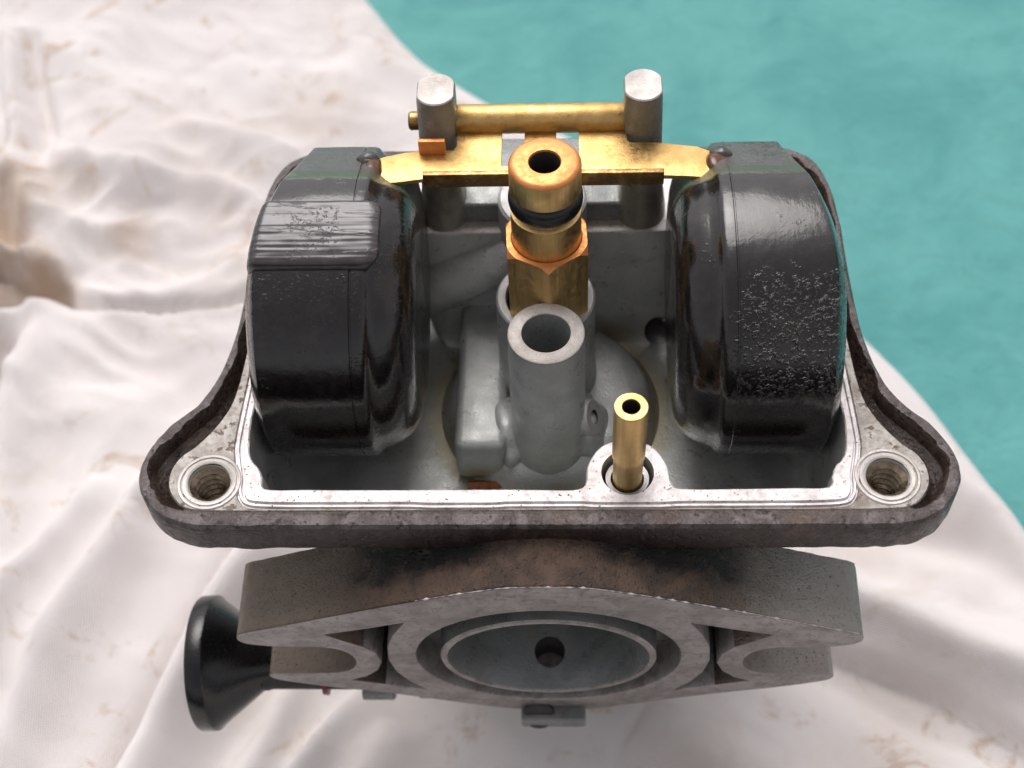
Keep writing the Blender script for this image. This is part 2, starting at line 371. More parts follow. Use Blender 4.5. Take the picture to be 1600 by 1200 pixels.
# (polyline, width on the left of its direction, on the right, height)
FOLDS = [
 ([(-34, 26), (-38, 17), (-44, 5), (-50, -14), (-54, -40)], 7, 1.6, 7.5),
 ([(-37, 27), (-43, 11), (-50, -9), (-56, -30)], 2.0, 3.4, -4.0),
 ([(-30, 22), (-34, 10), (-40, -8), (-44, -34)], 4, 5, -1.8),
 ([(-74, 66), (-66, 62), (-57, 60.5), (-46, 60), (-34, 63)], 6, 1.6, 1.3),
 
 ([(-73, 66), (-80, 69), (-92, 72), (-108, 74)], 1.4, 4, 4.5),
 ([(-73, 65), (-80, 62), (-92, 61), (-108, 60)], 2, 2, -4.5),
 ([(-74, 64), (-80, 57), (-87, 48), (-98, 36)], 3.2, 1.4, 5.5),
 ([(-76, 64), (-84, 58), (-93, 50), (-104, 42)], 2, 2, -4.5),
 ([(-74, 63), (-75, 52), (-75, 38), (-72, 20), (-70, 0)], 4.5, 3, 3.6),
 ([(-77, 60), (-80, 46), (-80, 28), (-78, 8)], 2.4, 3.6, -3.4),
 ([(-90, 122), (-87, 110), (-83, 99), (-82, 90)], 1.5, 7, -4.0),
 ([(-95, 124), (-91, 108), (-87, 96), (-86, 84)], 4, 1.6, 4.2),
 ([(-86, 88), (-80, 78), (-74, 68)], 4, 3, 3.5),
 ([(-58, 112), (-52, 98), (-46, 86), (-44, 74)], 9, 5, 2.6),
 ([(-72, 108), (-66, 92), (-62, 80)], 5, 7, 2.2),
 ([(-48, 78), (-40, 60), (-42, 44), (-52, 24)], 7, 6, 2.6),
 ([(-60, 46), (-58, 30), (-62, 10), (-66, -12)], 6, 8, 2.6),
 ([(-30, 118), (-34, 104), (-30, 92)], 8, 6, 1.8),
 ([(22, 14), (33.6, 6.5), (45.2, .6), (57, -6.7), (70, -16)], 1.8, 6, -4.4),
 ([(26, 18), (38, 12), (50, 5), (62, -1), (74, -8)], 5, 3, 4.2),
 ([(34, 26), (44, 24), (54, 20), (66, 10)], 3, 4, -2.0),
 ([(36, 38), (46, 34), (56, 26), (64, 16)], 5, 4, 2.4),
 ([(-76, 68), (-71, 62), (-66, 60.2), (-58, 59.4), (-46, 60.6), (-34, 61.5)], 1.1, .8, -2.3),
 ([(-79, 68), (-88, 69), (-100, 68)], 1.2, 1.8, -3.0),
 ([(-79, 63), (-86, 57), (-95, 48)], 1.2, 1.8, -3.0),
 ([(-80, 70), (-86, 76), (-92, 86)], 1.4, 2.4, -2.6),
 ([(-46, 40), (-54, 26), (-62, 6), (-66, -14)], 5, 2, 3.0),
 ([(-60, 30), (-68, 14), (-74, -6)], 3, 1.6, 2.6),
 ([(-22, 2), (-30, -10), (-38, -28)], 3, 1.4, 2.6),
 ([(-62, 100), (-50, 92), (-40, 90)], 1.6, 5, 2.2),
 ([(-80, 92), (-66, 86), (-52, 84), (-44, 78)], 1.5, 4, 2.4),
 ([(10, -4), (20, -10), (34, -18), (50, -28)], 6, 4, 2.4),
 ([(-18, -4), (-24, -14), (-32, -30)], 4, 3, 2.2),
 ([(-30, 4), (-34, -6), (-42, -24)], 2.5, 3, 2.2),
]
for f in FOLDS: fold(f[0], f[1]*.9, f[2]*.85, f[3]*1.45)
from mathutils import noise as mnoise
nn = np.zeros(GX.shape)
for i in range(GX.shape[0]):
    for j in range(GX.shape[1]):
        x, y = GX[i, j], GY[i, j]
        nn[i, j] = mnoise.noise(Vector((x/19, y/15, 1.3)))*1.7+mnoise.noise(Vector((x/8, y/9, 4.3)))*.75+mnoise.noise(Vector((x/3.2, y/3.6, 9)))*.16
H += nn
for i in range(GX.shape[0]):
    for j in range(GX.shape[1]):
        x, y = GX[i, j], GY[i, j]
        q = Vector((x/17+.35*math.sin(y/9), y/13+.3*math.sin(x/11), 7.7))
        r1 = 1-abs(mnoise.noise(q))*2.6; r2 = 1-abs(mnoise.noise(q*2.3))*2.6
        left = 1/(1+math.exp((x+34)/7))*1/(1+math.exp(-(y-34)/8))       # the bunched part of the rag
        near = math.exp(-((x+80)**2+(y-66)**2)/(2*17**2))
        nn[i, j] = max(r1, -.3)*(.45+.55*left+1.2*near)+max(r2, -.3)*(.16+.28*left+.8*near)
H += nn
d_ = np.hypot((GX+78)/10, (GY-65)/6); H -= 5.5*np.exp(-d_**2)
S2 = np.broadcast_to(svals[None, :], GX.shape)
GX, GY = GX*1.075-.17, GY*1.075+5.2
top = ZB+6+H*1.05
top = np.maximum(top, ZB+1.1)
rise = 1-np.exp(-(S2/2.2))
Z = ZB+.4+(top-ZB-.4)*rise
n0, n1 = GX.shape
V = [(GX[i, j], GY[i, j], Z[i, j]) for i in range(n0) for j in range(n1)]
F = [(i*n1+j, i*n1+j+1, (i+1)*n1+j+1, (i+1)*n1+j) for i in range(n0-1) for j in range(n1-1)]
rag = mesh('cotton_rag', V, F, M['cloth'], None, ang=180)
sm = rag.modifiers.new('thick', 'SOLIDIFY'); sm.thickness = .35*K; sm.offset = -1
rag['label'] = 'crumpled off-white cotton rag with brown stains lying under the carburetor on the teal surface'; rag['category'] = 'rag'

# ------------------------------------------------------------------ carburetor
carb = bpy.data.objects.new('carburetor', None); C.objects.link(carb); carb.location = (0, 0, -50*K)
carb.empty_display_size = .02
carb['label'] = 'upside-down carburetor with its float bowl removed, two black floats and brass jets showing'
carb['category'] = 'carburetor'

# --- main casting: contours matched station by station, lofted from the outer rim to the bowl floor
ST = [ # (outer, rim inner edge, trough inner edge, bead outside, land inner edge), x given for the right half
 ((0, -5.35), (0, -3.85), (0, -3.75), (0, -3.35), (0, -1.5)),
 ((3.2, -5.35), (3.2, -3.85), (3.2, -3.75), (3.2, -3.35), (2.7, -1.5)),
 ((4.0, -5.35), (4.0, -3.85), (4.0, -3.75), (4.0, -3.4), (3.7, -.9)),
 ((5.0, -5.35), (5.0, -3.85), (5.0, -3.75), (5.0, -3.45), (4.0, 1.2)),
 ((6.2, -5.35), (6.2, -3.85), (6.2, -3.75), (6.2, -3.45), (5.3, 3.2)),
 ((7.6, -5.35), (7.6, -3.85), (7.6, -3.75), (7.6, -3.45), (7.6, 4.0)),
 ((9.0, -5.35), (9.0, -3.85), (9.0, -3.75), (9.0, -3.45), (9.9, 3.2)),
 ((10.4, -5.35), (10.4, -3.85), (10.4, -3.75), (10.4, -3.45), (11.2, 1.2)),
 ((11.5, -5.35), (11.5, -3.85), (11.5, -3.75), (11.5, -3.4), (11.6, -.9)),
 ((12.8, -5.35), (12.8, -3.85), (12.8, -3.75), (12.8, -3.35), (12.8, -1.45)),
 ((20, -5.35), (20, -3.85), (20, -3.75), (20, -3.35), (18, -1.45)),
 ((25.5, -5.35), (26, -3.85), (26, -3.75), (25.0, -3.3), (22.5, -1.4)),
 ((29.5, -5.35), (30, -3.8), (30, -3.7), (27.2, -3.05), (25.2, -1.4)),
 ((32.2, -5.2), (32.8, -3.7), (32.7, -3.45), (28.0, -2.3), (26.0, -1.1)),
 ((35.2, -4.1), (34.7, -3.0), (34.1, -2.4), (28.3, -1.2), (26.2, -.1)),
 ((37.2, -1.8), (36.1, -1.1), (34.9, -.9), (28.35, -.2), (26.6, .9)),
 ((37.9, .5), (36.9, 1.3), (34.9, .8), (28.6, .9), (27.3, 1.7)),
 ((37.5, 3.0), (36.0, 3.6), (34.2, 2.3), (28.9, 2.2), (27.7, 2.6)),
 ((36.0, 5.7), (34.2, 5.9), (32.7, 3.8), (29.1, 3.6), (27.9, 4.0)),
 ((33.4, 8.6), (32.2, 8.3), (31.0, 6.4), (29.05, 6.0), (28.0, 6.2)),
 ((31.9, 12.2), (31.1, 11.6), (30.0, 9.5), (28.9, 9.3), (27.8, 9.3)),
 ((31.0, 17), (30.2, 17), (29.5, 16), (28.6, 16), (27.6, 16)),
 ((30.7, 24), (29.9, 24), (29.2, 24), (28.4, 24), (27.4, 24)),
 ((30.6, 31), (29.8, 31), (29.1, 31), (28.1, 31), (27.0, 31)),
 ((30.1, 36.5), (29.2, 36), (28.4, 35.6), (27.4, 35), (26.3, 34.2)),
 ((28.7, 40.2), (27.8, 39.2), (27.0, 38.5), (26.0, 37.8), (24.8, 36.8)),
 ((25.6, 42.1), (25, 41), (24.5, 40.2), (24, 39.2), (23, 38)),
 ((20, 42.4), (20, 41.2), (20, 40.4), (20, 39.4), (19.5, 38.2)),
 ((15, 42.4), (15, 41.2), (15, 40.4), (15.0, 39.4), (14.6, 37.8)),
 ((13.6, 42.4), (13.6, 41.2), (13.6, 40.4), (13.6, 39.4), (13.7, 31.0)),
 ((12, 42.4), (12, 41.2), (12, 40.4), (12, 39.4), (12.6, 30.1)),
 ((6, 42.4), (6, 41.2), (6, 40.4), (6, 39.4), (6, 30)),
 ((0, 42.4), (0, 41.2), (0, 40.4), (0, 39.4), (0, 30)),
]
nst = len(ST); SUBD = 14
def loop(k):
    right = [s[k] for s in ST]
    left = [(-x, y) for x, y in right]
    if k == 4:     # the jet boss only bulges into the bowl on the right-hand side
        for i, x in zip(range(1, 10), (2.7, 4, 5.5, 6.6, 7.6, 8.6, 10, 11.4, 12.8)): left[i] = (-x, -1.45)
    P = right + left[-2:0:-1]
    return catmull(P, SUBD, True)
CT = [loop(k) for k in range(5)]
NP = len(CT[0])
# trough depth is nil along the front and the middle of the rear
stf = np.zeros(2*(nst-1))
for i in range(nst):
    dv = 0. if i <= 13 else (.45 if i == 14 else .9 if i == 15 else 1.)
    if i >= 28: dv = 0.3
    stf[i] = dv
    if 0 < i < nst-1: stf[-i] = dv
depth = np.array([np.interp((q/SUBD) % (2*(nst-1)), np.arange(2*(nst-1)+1), np.append(stf, stf[0])) for q in range(NP)])
def nrm(L):
    T = np.roll(L, -3, 0)-np.roll(L, 3, 0); T /= np.linalg.norm(T, axis=1)[:, None]+1e-9
    return np.stack([-T[:, 1], T[:, 0]], 1)      # points inward for a counter-clockwise loop
def inset(L, d): return L+nrm(L)*(d if np.isscalar(d) else d[:, None])
def smooth(a, k):
    for _ in range(k): a = (np.roll(a, 1, 0)+a*2+np.roll(a, -1, 0))/4
    return a
j1 = smooth(nrs.randn(NP), 14)*.42+smooth(nrs.randn(NP), 1)*.07; j2 = smooth(nrs.randn(NP), 5)*.10; j3 = smooth(nrs.randn(NP), 3)
C0, C1, C2, C3, C5 = CT
rings = []; mids = []
def ring(L, z, m):
    zz = np.full(NP, z) if np.isscalar(z) else z
    rings.append([(a[0], a[1], b) for a, b in zip(L, zz)]); mids.append(m)
def taper(L, sx, sy, cy=16): return np.stack([L[:, 0]*sx, cy+(L[:, 1]-cy)*sy], 1)
low = np.stack([np.clip(C0[:, 0], -29.3, 29.3), np.clip(C0[:, 1], 0.6, 40.5)], 1)
lowb = np.stack([np.clip(C0[:, 0], -28.0, 28.0), np.clip(C0[:, 1], 3.2, 39.5)], 1)
ring(taper(lowb, .6, .6, 22), -18.2, 1)
ring(lowb, -18.0, 5)
ring(low, -5.4, 5)
ring(inset(C0, .6), -4.6+j2*.5, 5)
ring(inset(C0, .12+j2*.5), -4.15+j2, 5)
ring(inset(C0, j2*.4), -3.6, 5)
ring(inset(C0, j2*.5), -2.0, 5)
ring(inset(C0, j2*.3), -.5, 5)
ring(inset(C0, .22+j2*.3), -.06+j3*.05, 1)
mid = (C0*.5+C1*.5)
ring(mid, .03+j2*.4, 1)
ring(inset(C1, -.12+j1*depth-.1*(1-depth)), 0+j3*.05, 1)
ring(inset(C1, (.05+j1)*depth), -.3*depth-.02, 2)
ring(inset(C1, .22*depth), -1.7*depth-.02, 2)
ring((C1*.45+C2*.55), -2.5*depth-.03, 2)
ring(inset(C2, -.1*depth), -1.5*depth-.02, 2)
ring(C2, -.25*depth-.0, 2)
ring(inset(C2, .15), -.04, 2)
m23 = C2*.45+C3*.55
ring(m23, -.09+j3*.03, 4)
ring(inset(C3, -.22), -.07, 4)
ring(inset(C3, -.10), -.30, 4)
ring(inset(C3, .02), -.30, 0)
ring(inset(C3, .10), -.02, 0)
ring(inset(C3, .30), -.02, 0)
ring(inset(C3, .38), -.30, 0)
ring(inset(C3, .52), -.30, 0)
ring(inset(C3, .60), 0, 0)
ring(inset(C5, -.12), 0, 0)
ring(inset(C5, j2*.25), -.10, 0)
ring(inset(C5, .06), -.5, 3)
ring(taper(C5, .995, .985), -3, 3)
ring(taper(C5, .985, .95), -8, 3)
base = taper(np.stack([C5[:, 0], np.clip(C5[:, 1], .6, 40)], 1), .975, .86, 18)
# fillet towards a smoother outline (the boss dies out in the floor)
Lf = smooth(base, 48)
ring(base*.6+Lf*.4, -11.5, 3)
for a in (15, 30, 45, 60, 75, 90):
    r_ = math.radians(a); ring(taper(Lf, 1-.13*(1-math.cos(r_)), 1-.13*(1-math.cos(r_)), 17), -12+-4*math.sin(r_), 3)
ring(taper(Lf, .75, .75, 17), -16.1, 3); ring(taper(Lf, .45, .45, 17), -16.15, 3); ring(taper(Lf, .2, .2, 17), -16.1, 3)
V = [v for r_ in rings for v in r_]; F = []; MI = []
for k in range(len(rings)-1):
    for i in range(NP):
        j = (i+1) % NP
        F.append((k*NP+i, k*NP+j, (k+1)*NP+j, (k+1)*NP+i)); MI.append(mids[k+1] if mids[k+1] != 0 or mids[k] != 4 else 0)
V.append((0, 22, -18.25)); V.append((0, 17, -16.1))
for i in range(NP):
    j = (i+1) % NP
    F.append((i, j, len(V)-2)); MI.append(1); F.append(((len(rings)-1)*NP+j, (len(rings)-1)*NP+i, len(V)-1)); MI.append(3)
strip = grime('tan_deposit_strip', (.26, .235, .21), (.36, .335, .31), .6, (.10, .07, .05), .45, .10, .3)
body = mesh('bowl_casting', V, F, [M['land'], M['rim'], M['trough'], M['cast'], strip, M['rimside']], carb, MI)
EAR = [(-31.05, -.55), (31.15, -.25)]
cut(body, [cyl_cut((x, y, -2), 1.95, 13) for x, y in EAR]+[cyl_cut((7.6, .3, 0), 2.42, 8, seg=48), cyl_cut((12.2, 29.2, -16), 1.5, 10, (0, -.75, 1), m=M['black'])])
for x, y in EAR:
    lathe('screw_boss_ring', [(1.9, -.3), (2.05, -.12), (2.2, -.02), (2.5, .0), (2.55, -.12), (2.66, -.12), (2.72, .0), (2.92, .02), (3.0, -.06), (3.1, -.5), (1.9, -.5)], (x, y, .03), M['bossring'], carb, seg=72)
    pr = [(1.97, .05), (1.93, -.5)]
    z = -.5
    while z > -7:
        pr += [(1.42, z-.38), (1.42, z-.5), (1.94, z-.84)]; z -= .84
    pr += [(1.99, z), (2.0, -.2)]
    lathe('screw_thread', pr, (x, y, .0), M['thread'], carb, ang=20)
    lathe('hole_bottom', [(0, -7.5), (1.94, -7.4), (1.94, -8.3), (0, -8.3)], (x, y, 0), M['black'], carb, closed=False)  # near-black colour paints in the darkness of a deep hole

# --- front standpipe in its counterbore
lathe('standpipe_socket', [(1.55, -3.2), (1.55, -1.1), (2.0, -1.0), (2.05, -3.9), (2.42, -3.95), (2.42, -4.0), (1.3, -4.0), (1.3, -3.2)], (7.6, .3, 0), M['castlight'], carb)
pr = [(.80, 9.5), (.82, 10.35), (.95, 10.5), (1.38, 10.5), (1.5, 10.35), (1.5, 3.2), (1.48, 2.9), (1.36, 2.6), (1.36, -3.8), (.8, -3.8)]
sp = lathe('standpipe', pr, (7.6, .3, 0), [M['turned'], M['brass'], M['dark']], carb, mi=[2, 1, 1, 1, 0, 0, 0, 0, 0, 2])
lathe('lip', [(.83, .16), (1.44, .16), (1.49, .05), (1.49, -.1), (.83, -.1)], (7.6, .3, 10.36), M['brass'], sp)

# --- pilot jet tube (front) and main jet column (behind it)
pj = (.15, 12.7, 0)
lathe('pilot_jet_tube', [(2.3, -9), (2.3, 4.95), (2.36, 5.05), (3.5, 5.08), (3.64, 4.98), (3.68, 4.8), (3.75, -8), (4.1, -12.6), (4.5, -15.4), (5.0, -16.2), (5.3, -16.6), (2.0, -16.6), (2.0, -9.5)], pj, [M['cast'], M['bossring'], M['bore']], carb, mi=[2, 1, 1, 1, 1] + [0]*20, ang=40)
lathe('pilot_jet_seat', [(0, -1), (1.3, -1), (1.5, -.7), (2.5, -.6), (2.5, -4), (0, -4)], (pj[0], pj[1], -3.3), M['castlight'], carb, closed=False)
lathe('main_jet_column', [(3.9, -6), (3.9, 1.7), (4.05, 2.0), (4.75, 2.05), (4.95, 1.85), (5.05, -8), (5.3, -12), (6.0, -15), (7.4, -16.2), (7.4, -16.6), (3.8, -16.6)], (.0, 20.5, -1.0), [M['cast'], M['castlight']], carb, mi=[0, 0, 1, 1] + [0]*20)

# --- main jet: hex body, turned neck, O-ring, copper-coloured top with its bore
J = Vector((.25, 20.5, 0))
hexm = []
jet = lathe('main_jet', [(1.42, 12), (1.42, 19.6), (1.5, 19.8), (2.8, 19.85), (3.1, 19.72), (3.3, 19.42), (3.32, 16.7), (2.9, 16.5), (2.9, 14.0), (3.3, 13.8), (3.32, 8.6), (2.6, 8.2), (2.6, 2), (1.42, 2)], J, [M['turned'], M['jet'], M['dark']], carb, mi=[2, 1, 1, 1, 1, 0, 0, 0, 0, 0, 0, 0, 0, 2])
lathe('o_ring', [(2.92+.55*math.cos(a), 15.35+1.05*math.sin(a)) for a in [2*math.pi*i/16 for i in range(16)]], J, M['rubber'], jet, seg=80)
# hex prism with the usual turned chamfer on its corners
R6 = 4.42; V = []; F = []; MI = []; seg = 120; rot = math.radians(-87)
def hexr(a):
    b = (a-rot) % (math.pi/3)-math.pi/6
    return R6*math.cos(math.pi/6)/math.cos(b)
rows = []
for kind in range(5):
    row = []
    for i in range(seg):
        a = rot+2*math.pi*i/seg; r_ = hexr(a); cham = max(0, r_-4.02)
        if kind == 0: rr, z = r_, .6
        elif kind == 1: rr, z = r_, 9.9-cham*1.25
        elif kind == 2: rr, z = min(r_, 4.02)-.02, 9.96
        elif kind == 3: rr, z = 3.42, 9.97
        else: rr, z = 3.3, 9.8
        row.append(len(V)); V.append((J.x+rr*math.cos(a), J.y+rr*math.sin(a), z))
    rows.append(row)
for k in range(4):
    for i in range(seg):
        j = (i+1) % seg; F.append((rows[k][i], rows[k][j], rows[k+1][j], rows[k+1][i])); MI.append(0 if k < 1 else 1)
mesh('hex_nut', V, F, [M['turned'], M['jet']], jet, MI, ang=25)

# --- rear hinge block, needle seat, posts
boxo('hinge_block', -9.8, 9.3, 31.5, 41.3, -8, 2.6, M['bore'], carb, .35)  # darker alloy colour stands in for shade on the block top
lathe('needle_seat', [(3.2, -4), (3.2, 3.3), (3.4, 3.6), (4.3, 3.65), (4.6, 3.4), (4.9, -14), (5.4, -16.5), (3, -16.5)], (-.35, 31.6, 0), M['castlight'], carb)
lathe('seat_o_ring', [(2.9+.6*math.cos(a), 3.2+.6*math.sin(a)) for a in [2*math.pi*i/12 for i in range(12)]], (-.35, 31.6, 0), M['red'], carb)
lathe('needle', [(0, 5), (.9, 5), (1.2, 4.4), (1.2, -3), (0, -3)], (-.35, 31.6, 0), M['brassd'], carb, closed=False)
for px_, h in ((-10.6, 17.2), (9.8, 17.4)):
    V = []; F = []; seg = 56; rows = []
    for (s, z) in [(1.28, -2.2), (1.26, 1), (1.16, 5), (1.08, 9), (1.02, h-.5), (1.0, h-.12), (.95, h), (.5, h+.03)]:
        row = []
        for i in range(seg):
            a = 2*math.pi*i/seg; x = 2.05*s*math.cos(a); y = 2.25*s*math.sin(a)
            if z > 3: x = max(-1.8*s, min(1.8*s, x))
            row.append(len(V)); V.append((px_+x+(px_*.02*(5-z)/10), 33.0+y, z))
        rows.append(row)
    for k in range(len(rows)-1):
        for i in range(seg): j = (i+1) % seg; F.append((rows[k][i], rows[k][j], rows[k+1][j], rows[k+1][i]))
    V.append((px_, 33, h+.03))
    for i in range(seg): F.append((rows[-1][i], rows[-1][(i+1) % seg], len(V)-1))
    mesh('hinge_post', V, F, [M['post'], M['bossring']], carb, [0]*(seg*(len(rows)-3))+[1]*(seg*3))
lathe('hinge_pin', [(0, -13.3), (.75, -13.3), (.92, -13.1), (.92, -12.2), (.62, -12.1), (.62, 10.9), (0, 11)], (0, 33, 13.1), M['brassd'], carb, ax=(1, 0, 0), closed=False, seg=32)

# --- brass float arm: flat plate with windows, rolled hinge tube, upturned stiffener and tab
ZP = 12.3
arm = plate('float_arm', [(-8.6, 32.6), (-8.5, 30.0), (-8.8, 29.5), (-9.3, 29.4), (-12.2, 29.35), (-13.4, 29.2), (-15.3, 28.7), (-17.5, 27.8), (-17.2, 25.2), (-14.2, 25.2), (-11.6, 25.6), (-5, 25.6), (4, 25.6), (11.4, 25.7), (13.6, 25.6), (16.6, 25.2), (17.2, 28.2), (14.8, 29.5), (11.2, 30.1), (8.4, 30.2), (8.1, 30.5), (8.0, 32.6)],
            [[(-4.1, 27.2), (-4.1, 32.4), (3.4, 32.4), (3.4, 27.2)]], .5, Matrix.Translation((0, 0, ZP)), M['brass'], carb, .06)
plate('tongue', [(-1.9, 33), (-1.9, 29.4), (-1.4, 27.6), (.7, 27.6), (1.2, 29.4), (1.2, 33)], [], .45, Matrix.Translation((0, 0, ZP-.1)), M['brass'], arm, .05)
lathe('hinge_tube', [(.75, -8.6), (1.4, -8.6), (1.46, -8.5), (1.46, 7.8), (1.4, 7.9), (.75, 7.9)], (0, 33.1, 13.1), M['brass'], arm, ax=(1, 0, 0), seg=40)
boxo('stiffener', -11.5, 11.4, 25.0, 25.6, ZP-.35, ZP+1.35, M['brassd'], arm, .1)
boxo('tab', -12.1, -9.5, 28.9, 29.4, ZP, ZP+1.9, M['jet'], arm, .1)

# --- floats: drum outline in the YZ plane, swept along X with chamfers, seams and a dished inner side
FC = np.array([20.0, 0.]); FR = 14.9
def float_outline(n=150):
    P = []
    for i in range(n):
        a = math.radians(73)+math.radians(290)*i/(n-1)
        P.append((FC[0]+FR*math.cos(a), FC[1]+FR*math.sin(a)))
    P = [(p[0], p[1]) for p in P]
    P += [(34.2, 2.2), (33.8, 5.5), (33.0, 8.5), (32.1, 10.5), (31.2, 11.4), (29.9, 11.9), (28, 12.65), (26, 13.45), (24.7, 14.1)]
    return np.array(P)
FO = float_outline()
def taper_in(y, z):
    return (min(1, max(0, (y-13)/13))**1.5*2.2+min(1, max(0, (y-26)/5))*1.5)*min(1, max(0, (z+4)/9))
def make_float(sx, mats):
    # (|x|, inward offset)
    prof = [(27.65, 14.69), (27.7, 10), (27.7, 4.0), (27.65, 2.4), (27.45, 1.6), (27.0, .75), (26.7, .25), (26.5, .05), (26.1, 0), (20, -.03), (17.85, 0), (17.8, -.07 if sx > 0 else .14), (17.68, -.07 if sx > 0 else .14), (17.62, 0),
            (16.9, .02), (16.55, .14), (16.3, .42), (16.0, .72), (15.4, .98), (14.8, 1.22), (14.2, 1.55), (13.6, 2.0), (13.1, 2.6), (12.7, 3.4), (12.45, 4.4), (12.35, 5.8), (12.4, 7.5), (12.6, 10), (12.7, 14.69)]
    V = []; F = []; rows = []
    for x, off in prof:
        row = []
        for q in FO:
            d = q-FC; L = np.linalg.norm(d); f = 1-off/FR
            p = FC+d*f
            row.append(len(V)); V.append((sx*(x-max(0, (x-18)/9)*taper_in(p[0], p[1]))-(sx*.02*(p[1])), p[0], p[1]))
        rows.append(row)
    n = len(FO)
    for k in range(len(rows)-1):
        for i in range(n): j = (i+1) % n; F.append((rows[k][i], rows[k][j], rows[k+1][j], rows[k+1][i]))
    return mesh('float', V, F, mats, arm, ang=32)
fl = make_float(-1, [M['floatL']]); fl['label'] = 'left float with a raised oily pad across its top'
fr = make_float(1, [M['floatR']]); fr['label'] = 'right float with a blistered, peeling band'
# raised pad on the left float
V = []; F = []; na, nx = 60, 44; grid = []
for i in range(na):
    a = math.radians(88+ (116-88)*i/(na-1)); row = []
    e = min(i, na-1-i)/6; ea = math.sin(min(e, 1)*math.pi/2)
    for j in range(nx):
        t = j/(nx-1); x = -27.0+t*12.2
        xo = max(0, x+16.0)/1.4      # rounded overhang at the inner end
        r_ = FR+.85*ea-(.05 if t > 0 else .3)
        r_ -= max(0, xo)**2*.55
        if x < -26.2: r_ -= (abs(x)-26.2)*.9
        # outline corners pulled in at the inner end
        cc = (i/(na-1)-.5)*2; xx = x-(max(0, abs(cc)-.6)/.4)**2*1.3*max(0, (t-.75)/.25)
        r_ += .05*mnoise.noise(Vector((x*.5, a*18, 3)))+.05*mnoise.noise(Vector((x*.12, a*60, 8)))
        yy, zz = FC[0]+r_*math.cos(a), FC[1]+r_*math.sin(a)
        row.append(len(V)); V.append((xx+max(0, (-xx-18)/9)*taper_in(yy, zz)+.02*FR-.25, yy, zz))
    grid.append(row)
for i in range(na-1):
    for j in range(nx-1): F.append((grid[i][j], grid[i+1][j], grid[i+1][j+1], grid[i][j+1]))
pad = mesh('raised_pad', V, F, [M['pad']], fl, ang=60)
sd_ = pad.modifiers.new('t', 'SOLIDIFY'); sd_.thickness = .5*K; sd_.offset = -1
# glue lumps where the arm enters each float
for i, (x, y, z, s) in enumerate([(-16.5, 26.8, 12.1, (1.2, 2.0, 1.0)), (-15.9, 25.2, 11.6, (.8, .8, 1.0)), (16.6, 27.3, 12.1, (1.2, 2.0, 1.05)), (15.8, 25.3, 11.6, (.8, .8, 1.0))]):
    blob('glue_lump', (x, y, z), s, M['epoxy'], arm, .12, .6, i, 4)
for i, (x, y, z, s) in enumerate([(-17.0, 28.4, 12.3, (1.2, 1.0, .9)), (17.0, 28.5, 12.2, (1.1, 1.0, .95))]):
    blob('rubber_lump', (x, y, z), s, M['pad'], arm, .07, .7, i+9, 4)

# --- bowl floor features: venturi hump, passages, lug
lathe('venturi_hump', [(0, -11.9), (5, -11.95), (8.2, -12.3), (10.0, -13.2), (10.9, -14.6), (11.3, -15.9), (12.2, -16.3)], (.2, 18.6, 0), M['cast'], carb, ax=(0, 0, 1), closed=False, seg=96, ang=60)
def capsule(name, p0, p1, r, mats, squash=1.):
    p0 = Vector(p0); p1 = Vector(p1); L = (p1-p0).length
    pr = [(0, -r*.45)]+[(r*math.sin(a), -r*.45*math.cos(a)) for a in [math.pi/2*i/6 for i in range(1, 6)]]+[(r, 0), (r, L)]+[(r*math.cos(a), L+r*math.sin(a)) for a in [math.pi/2*i/6 for i in range(1, 6)]]+[(0, L+r)]
    return lathe(name, pr, p0, mats, carb, ax=(p1-p0), closed=False, seg=48, ang=50)
boxo('fuel_passage', -9.5, -4.2, 9.6, 31, -16.6, -10.4, M['cast'], carb, .95, Matrix.Translation((0, 30, -10)) @ Matrix.Rotation(math.radians(-2.5), 4, 'X') @ Matrix.Translation((0, -30, 10)))
capsule('diagonal_passage', (-15.5, 29.0, -9.5), (-1.5, 30.5, -2.6), 2.9, M['cast'])
blob('casting_web', (-3.6, 13.5, -12.8), (2.6, 4.2, 3.4), M['cast'], carb, .12, .8, 3)
blob('casting_web', (3.9, 14.0, -13.0), (2.4, 3.8, 3.8), M['cast'], carb, .12, .8, 5)
lathe('side_lug', [(0, -4), (1.9, -4), (1.9, .2), (1.75, .5), (.75, .5), (.7, -.8), (0, -.9)], (4.4, 12.4, -8.6), [M['cast'], M['castlight'], M['dark']], carb, ax=(.86, -.2, .42), closed=False, seg=48, mi=[0, 0, 1, 1, 2, 2])
blob('casting_web', (3.9, 12.6, -12.4), (1.9, 2.4, 4.2), M['cast'], carb, .08, .8, 8)
for (x0, x1, y) in ((-8.4, -3.9, 8.9), (3.2, 6.2, 9.2)):
    V = []; F = []; n = 40; rows = []
    for i in range(n):
        t = i/(n-1); x = x0+(x1-x0)*t; hh = .35+.18*mnoise.noise(Vector((x*2, 3, 0)))+.35*max(0, t-.85)*6
        yy = y+.12*mnoise.noise(Vector((x*1.5, 9, 2)))
        row = []
        for (dy, dz) in ((-.55, -16.3), (-.35, -15.9+hh*.5), (0, -15.75+hh), (.4, -15.9+hh*.6), (.7, -16.3)):
            row.append(len(V)); V.append((x, yy+dy, dz))
        rows.append(row)
    for i in range(n-1):
        for k in range(4): F.append((rows[i][k], rows[i+1][k], rows[i+1][k+1], rows[i][k+1]))
    F += [tuple(rows[0]), tuple(rows[-1])]
    mesh('fuel_residue', V, F, [M['amber']], carb, ang=70)

